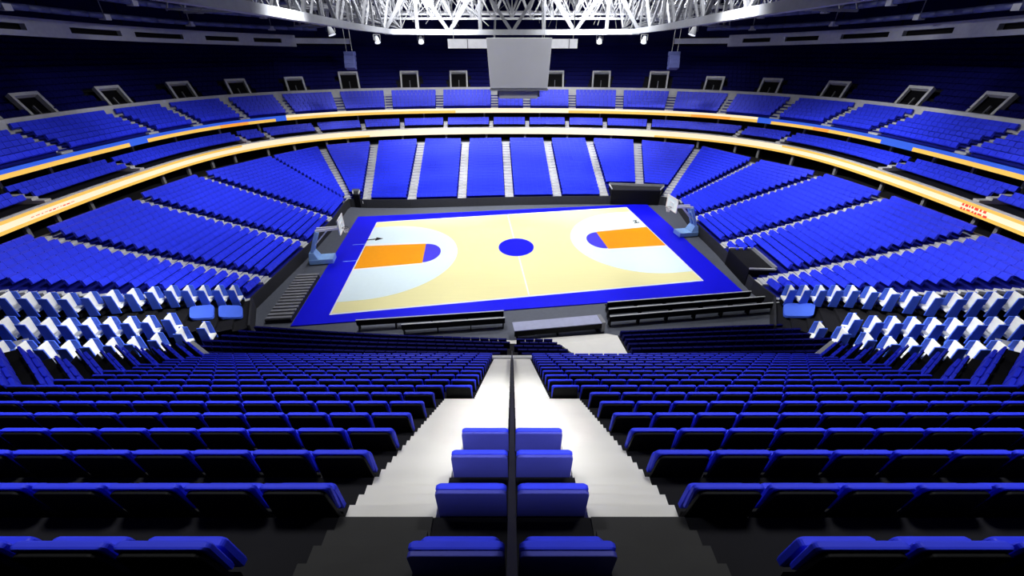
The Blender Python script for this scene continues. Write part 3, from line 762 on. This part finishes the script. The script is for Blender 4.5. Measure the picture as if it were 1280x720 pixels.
truss('long white truss running from the scoreboard truss toward the camera along the right', [(10.7, 41.0), (11.0, 32), (10.5, 19), (10.5, 8)], 17.62, 2.8, 1.5, .32, .16, 2.6)
truss('lattice truss second in line behind the scoreboard truss', [(-17, 47.5), (17, 47.5)], 18.9, 3.4, 1.6, .16, .13, 1.9, True)
truss('lattice truss third in line behind the scoreboard truss', [(-19, 53), (19, 53)], 19.6, 3.8, 1.6, .16, .13, 1.7, True)
truss('deepest lattice truss at the far end of the roof', [(-21, 59), (21, 59)], 20.2, 4.4, 1.6, .18, .14, 1.9, True)
truss('slanting lattice truss over the far left of the bowl', [(-11.5, 42.5), (-24, 56)], 18.6, 3.2, 1.6, .18, .12, 1.8, True)
truss('slanting lattice truss over the far right of the bowl', [(11.5, 42.5), (24, 56)], 18.6, 3.2, 1.6, .18, .12, 1.8, True)
truss('lattice truss over the left side of the bowl', [(-12, 36), (-27, 40)], 19.0, 2.8, 1.5, .16, .11, 1.8, True)
truss('lattice truss over the right side of the bowl', [(12, 36), (27, 40)], 19.0, 2.8, 1.5, .16, .11, 1.8, True)
random.seed(11); b = MB()
for i in range(80):
    sg = random.choice((-1, 1)); x = random.uniform(2, 17)*sg; y = random.uniform(41, 57); z = random.uniform(18.2, 20)
    b.bar((x, y, z), (x + random.uniform(-2.5, 2.5), y + random.uniform(-1, 3), z + random.uniform(1.2, 3.5)), random.uniform(.03, .09))
for i in range(44):
    sg = random.choice((-1, 1)); a = random.uniform(0, 1)
    b.bar((sg*9.6, 42.5, 17.9), (sg*random.uniform(9, 26), random.uniform(40, 50), random.uniform(19.5, 22.5)), random.uniform(.03, .08))
tag(b.build('rigging_cables', 'web_steel'), 'tangle of thin white rigging and cables among the roof trusses', 'rigging', kind='stuff')

# stage lamps, speakers
def lamp(label, p, aim, sc=1.):
    r = thing('floodlight', label, 'lamp', p, 0, 'floodlights under the trusses'); d = Vector(aim).normalized()
    Q = d.to_track_quat('Z', 'Y').to_matrix().to_4x4() @ Matrix.Scale(sc, 4)
    b = MB(); n = 14
    for i in range(n):
        a0, a1 = 2*PI*i/n, 2*PI*(i+1)/n
        b.add([(.16*math.cos(a0),.16*math.sin(a0),-.4),(.16*math.cos(a1),.16*math.sin(a1),-.4),(.30*math.cos(a1),.30*math.sin(a1),.25),(.30*math.cos(a0),.30*math.sin(a0),.25)], [(0,1,2,3)], Q)
    b.add([(.16*math.cos(2*PI*i/n),.16*math.sin(2*PI*i/n),-.4) for i in range(n)], [tuple(range(n-1,-1,-1))], Q); hs = b.build('housing', 'white_steel', r)
    b = MB(); b.add([(.29*math.cos(2*PI*i/n),.29*math.sin(2*PI*i/n),.22) for i in range(n)], [tuple(range(n))], Q); b.build('lens', 'lamp_glass', hs)
    b = MB(); b.bar((-.33*sc,0,0), (-.33*sc,0,.5*sc), .04); b.bar((.33*sc,0,0), (.33*sc,0,.5*sc), .04); b.bar((-.33*sc,0,.5*sc), (.33*sc,0,.5*sc), .04); b.build('yoke', 'grey', r)
LAMPS = [(-11.0, 39.5, 17.0), (-7.7, 40.9, 17.0), (7.4, 40.9, 17.0), (10.8, 39.6, 17.0), (-11.5, 31, 17.3), (11.5, 31, 17.3)]
nl = {-1: 0, 1: 0}
for p in sorted(LAMPS, key=lambda q: abs(q[0])*1. - q[1]):
    sg = 1 if p[0] > 0 else -1; nl[sg] += 1
    lamp(f'white floodlight under the {"right" if sg > 0 else "left"} half of the truss frame, {ORD[nl[sg]]} from the scoreboard', p, (-p[0]*.4, 20 - p[1]*.7, -14), .8)
for sg, nm in ((-1, 'left'), (1, 'right')):
    r = thing('speaker_array', f'dim curved speaker array hanging {nm} of the scoreboard above the far stand', 'speaker', (sg*17.5, 51.5, 16.0), 0, 'speaker arrays')
    for q in range(4):
        b = MB(); T = Matrix.Translation((0, -.12*q, -.42*q)) @ Matrix.Rotation(-.12*q, 4, 'X'); b.box(-.55, .55, -.35, .35, -.2, .2, T); b.build('cabinet', 'duct', r, .03)
    b = MB(); b.bar((-.3, 0, .15), (-.3, 0, 3.6), .04); b.bar((.3, 0, .15), (.3, 0, 3.6), .04); b.build('suspension', 'grey', r)

# slotted soffit panels hung along both sides
def soffit(label, sgn):
    r = thing('soffit_panel', label, 'ceiling panel', group='slotted soffit panels')
    def zz(s): return 16.72 + max(0, abs(s) - 26)*.022
    b = MB(); n = 48; s0, s1 = 20.5, 64
    slots = [(27.6, 30.2), (31.6, 34.6), (36.5, 40.6), (41.8, 46), (49.5, 54.5), (58.5, 63)]
    cuts = sorted(set([s0 + (s1-s0)*i/n for i in range(n+1)] + [x for q in slots for x in q] + [26.2]))
    for a, c in zip(cuts, cuts[1:]):
        m = (a + c)/2; h = 1.25 if m > 26.2 else .95; lo = 0 if m > 26.2 else .35
        sl = any(p < m < q for p, q in slots)
        bands = [(lo, .38), (.82, h)] if sl else [(lo, h)]
        for u, v in bands:
            P = []
            for t in (a, c):
                p, _ = bowl(sgn*t, 3.3); q, _ = bowl(sgn*t, 3.75); P.append((p, q, zz(t)))
            (p0, q0, za), (p1, q1, zb) = P
            b.hexa([(*p0,za+u),(*p1,zb+u),(*q1,zb+u),(*q0,za+u),(*p0,za+v),(*p1,zb+v),(*q1,zb+v),(*q0,za+v)] if sgn > 0 else
                   [(*p1,zb+u),(*p0,za+u),(*q0,za+u),(*q1,zb+u),(*p1,zb+v),(*p0,za+v),(*q0,za+v),(*q1,zb+v)])
    b.build('slotted_fascia', 'soffit', r)
    b = MB()
    for a, c in zip(cuts, cuts[1:]):
        p0, p1 = bowl(sgn*a, 3.9)[0], bowl(sgn*c, 3.9)[0]; b.quad((*p0, zz(a)+.2), (*p1, zz(c)+.2), (*p1, zz(c)+1.1), (*p0, zz(a)+1.1))
    b.build('slot_backing', 'black', r)
    b = MB()
    for t in (24, 31, 36, 41.2, 47.5, 56.5): b = MB(); p, _ = bowl(sgn*t, 3.6); b.bar((*p, zz(t)+1.2), (*p, 26.9), .06); b.build('hanger_rod', 'black', r)
soffit('long blue grey soffit panel with dark slots hanging above the left stands', -1)
soffit('long blue grey soffit panel with dark slots hanging above the right stands', 1)
for sgn, nm in ((-1, 'left'), (1, 'right')):
    for i, (off, z, w, s0, s1) in enumerate(((1.2, 18.6, .45, 24, 62), (-1.6, 19.6, .5, 26, 60), (-4.5, 20.6, .55, 28, 58))):
        r = thing('air_duct', f'dark blue curved air duct above the {nm} soffit panel, {("lowest", "middle", "highest")[i]} of three', 'duct', group='roof air ducts')
        pts = [(*bowl(sgn*(s0 + (s1-s0)*q/24), off)[0], z + (q/24)*.5) for q in range(25)]
        b = MB(); b.path(pts, w, w, 10); b.build('duct_run', 'duct', r, smooth=True)
        for q in range(3, 24, 5): b = MB(); p = pts[q]; b.box(p[0]-.3, p[0]+.3, p[1]-.3, p[1]+.3, p[2]-.32, p[2]+.1); b.bar(p, (p[0], p[1], 26.9), .05); b.build('bracket', 'soffit', r)

# ------------------------------------------------------------------ light
W = bpy.data.worlds.new('world'); SC.world = W; W.use_nodes = True
W.node_tree.nodes['Background'].inputs[0].default_value = (.02, .03, .1, 1); W.node_tree.nodes['Background'].inputs[1].default_value = .02
def area(name, loc, target, size, power, spread=180., col=(1, 1, 1), sy=None):
    d = bpy.data.lights.new(name, 'AREA'); d.energy = power; d.color = col; d.spread = math.radians(spread)
    d.shape = 'RECTANGLE' if sy else 'DISK'; d.size = size
    if sy: d.size_y = sy
    o = bpy.data.objects.new(name, d); COL.objects.link(o); o.location = loc
    o.rotation_euler = (Vector(target) - Vector(loc)).to_track_quat('-Z', 'Y').to_euler(); return o
for i, (x, y) in enumerate(((-9, 26), (9, 26), (-9, 36), (9, 36), (-9, 46), (9, 46))):
    area('arena_lamp', (x, y, 25.), (x*1.2, y + 3, 0), 3., 1750, 150)
for x, y, tx, ty, pw in ((-8, 38, -30, 34, 1150), (8, 38, 30, 34, 2500), (-5, 38, -12, 62, 3600), (5, 38, 12, 62, 3600)):
    area('stand_fill', (x, y, 24.), (tx, ty, 3), 2.5, pw*1.15, 85)  # added unseen fill, brightens the far and side stands
for x in (-5, 5):
    area('corner_fill', (x, 22, 21.5), (x*5, 18.5, 2), 1.5, 480, 40)  # added unseen fill for the striped chairs
for x in (-5.5, 5.5):
    area('deck_fill', (x, 7, 23.5), (x, 4.5, 11), 2.5, 270, 80)  # added unseen overhead fill to brighten the near seat tops
area('aisle_lamp', (0, -3.4, 22), (0, 5.6, 10.6), 1.8, 15, 5, sy=2.2)

# ------------------------------------------------------------------ colour management
SC.view_settings.view_transform = 'Standard'; SC.view_settings.look = 'None'
SC.view_settings.exposure = 0.; SC.view_settings.gamma = 1.; SC.view_settings.use_curve_mapping = False
SC.cycles.max_bounces = 5; SC.cycles.diffuse_bounces = 3
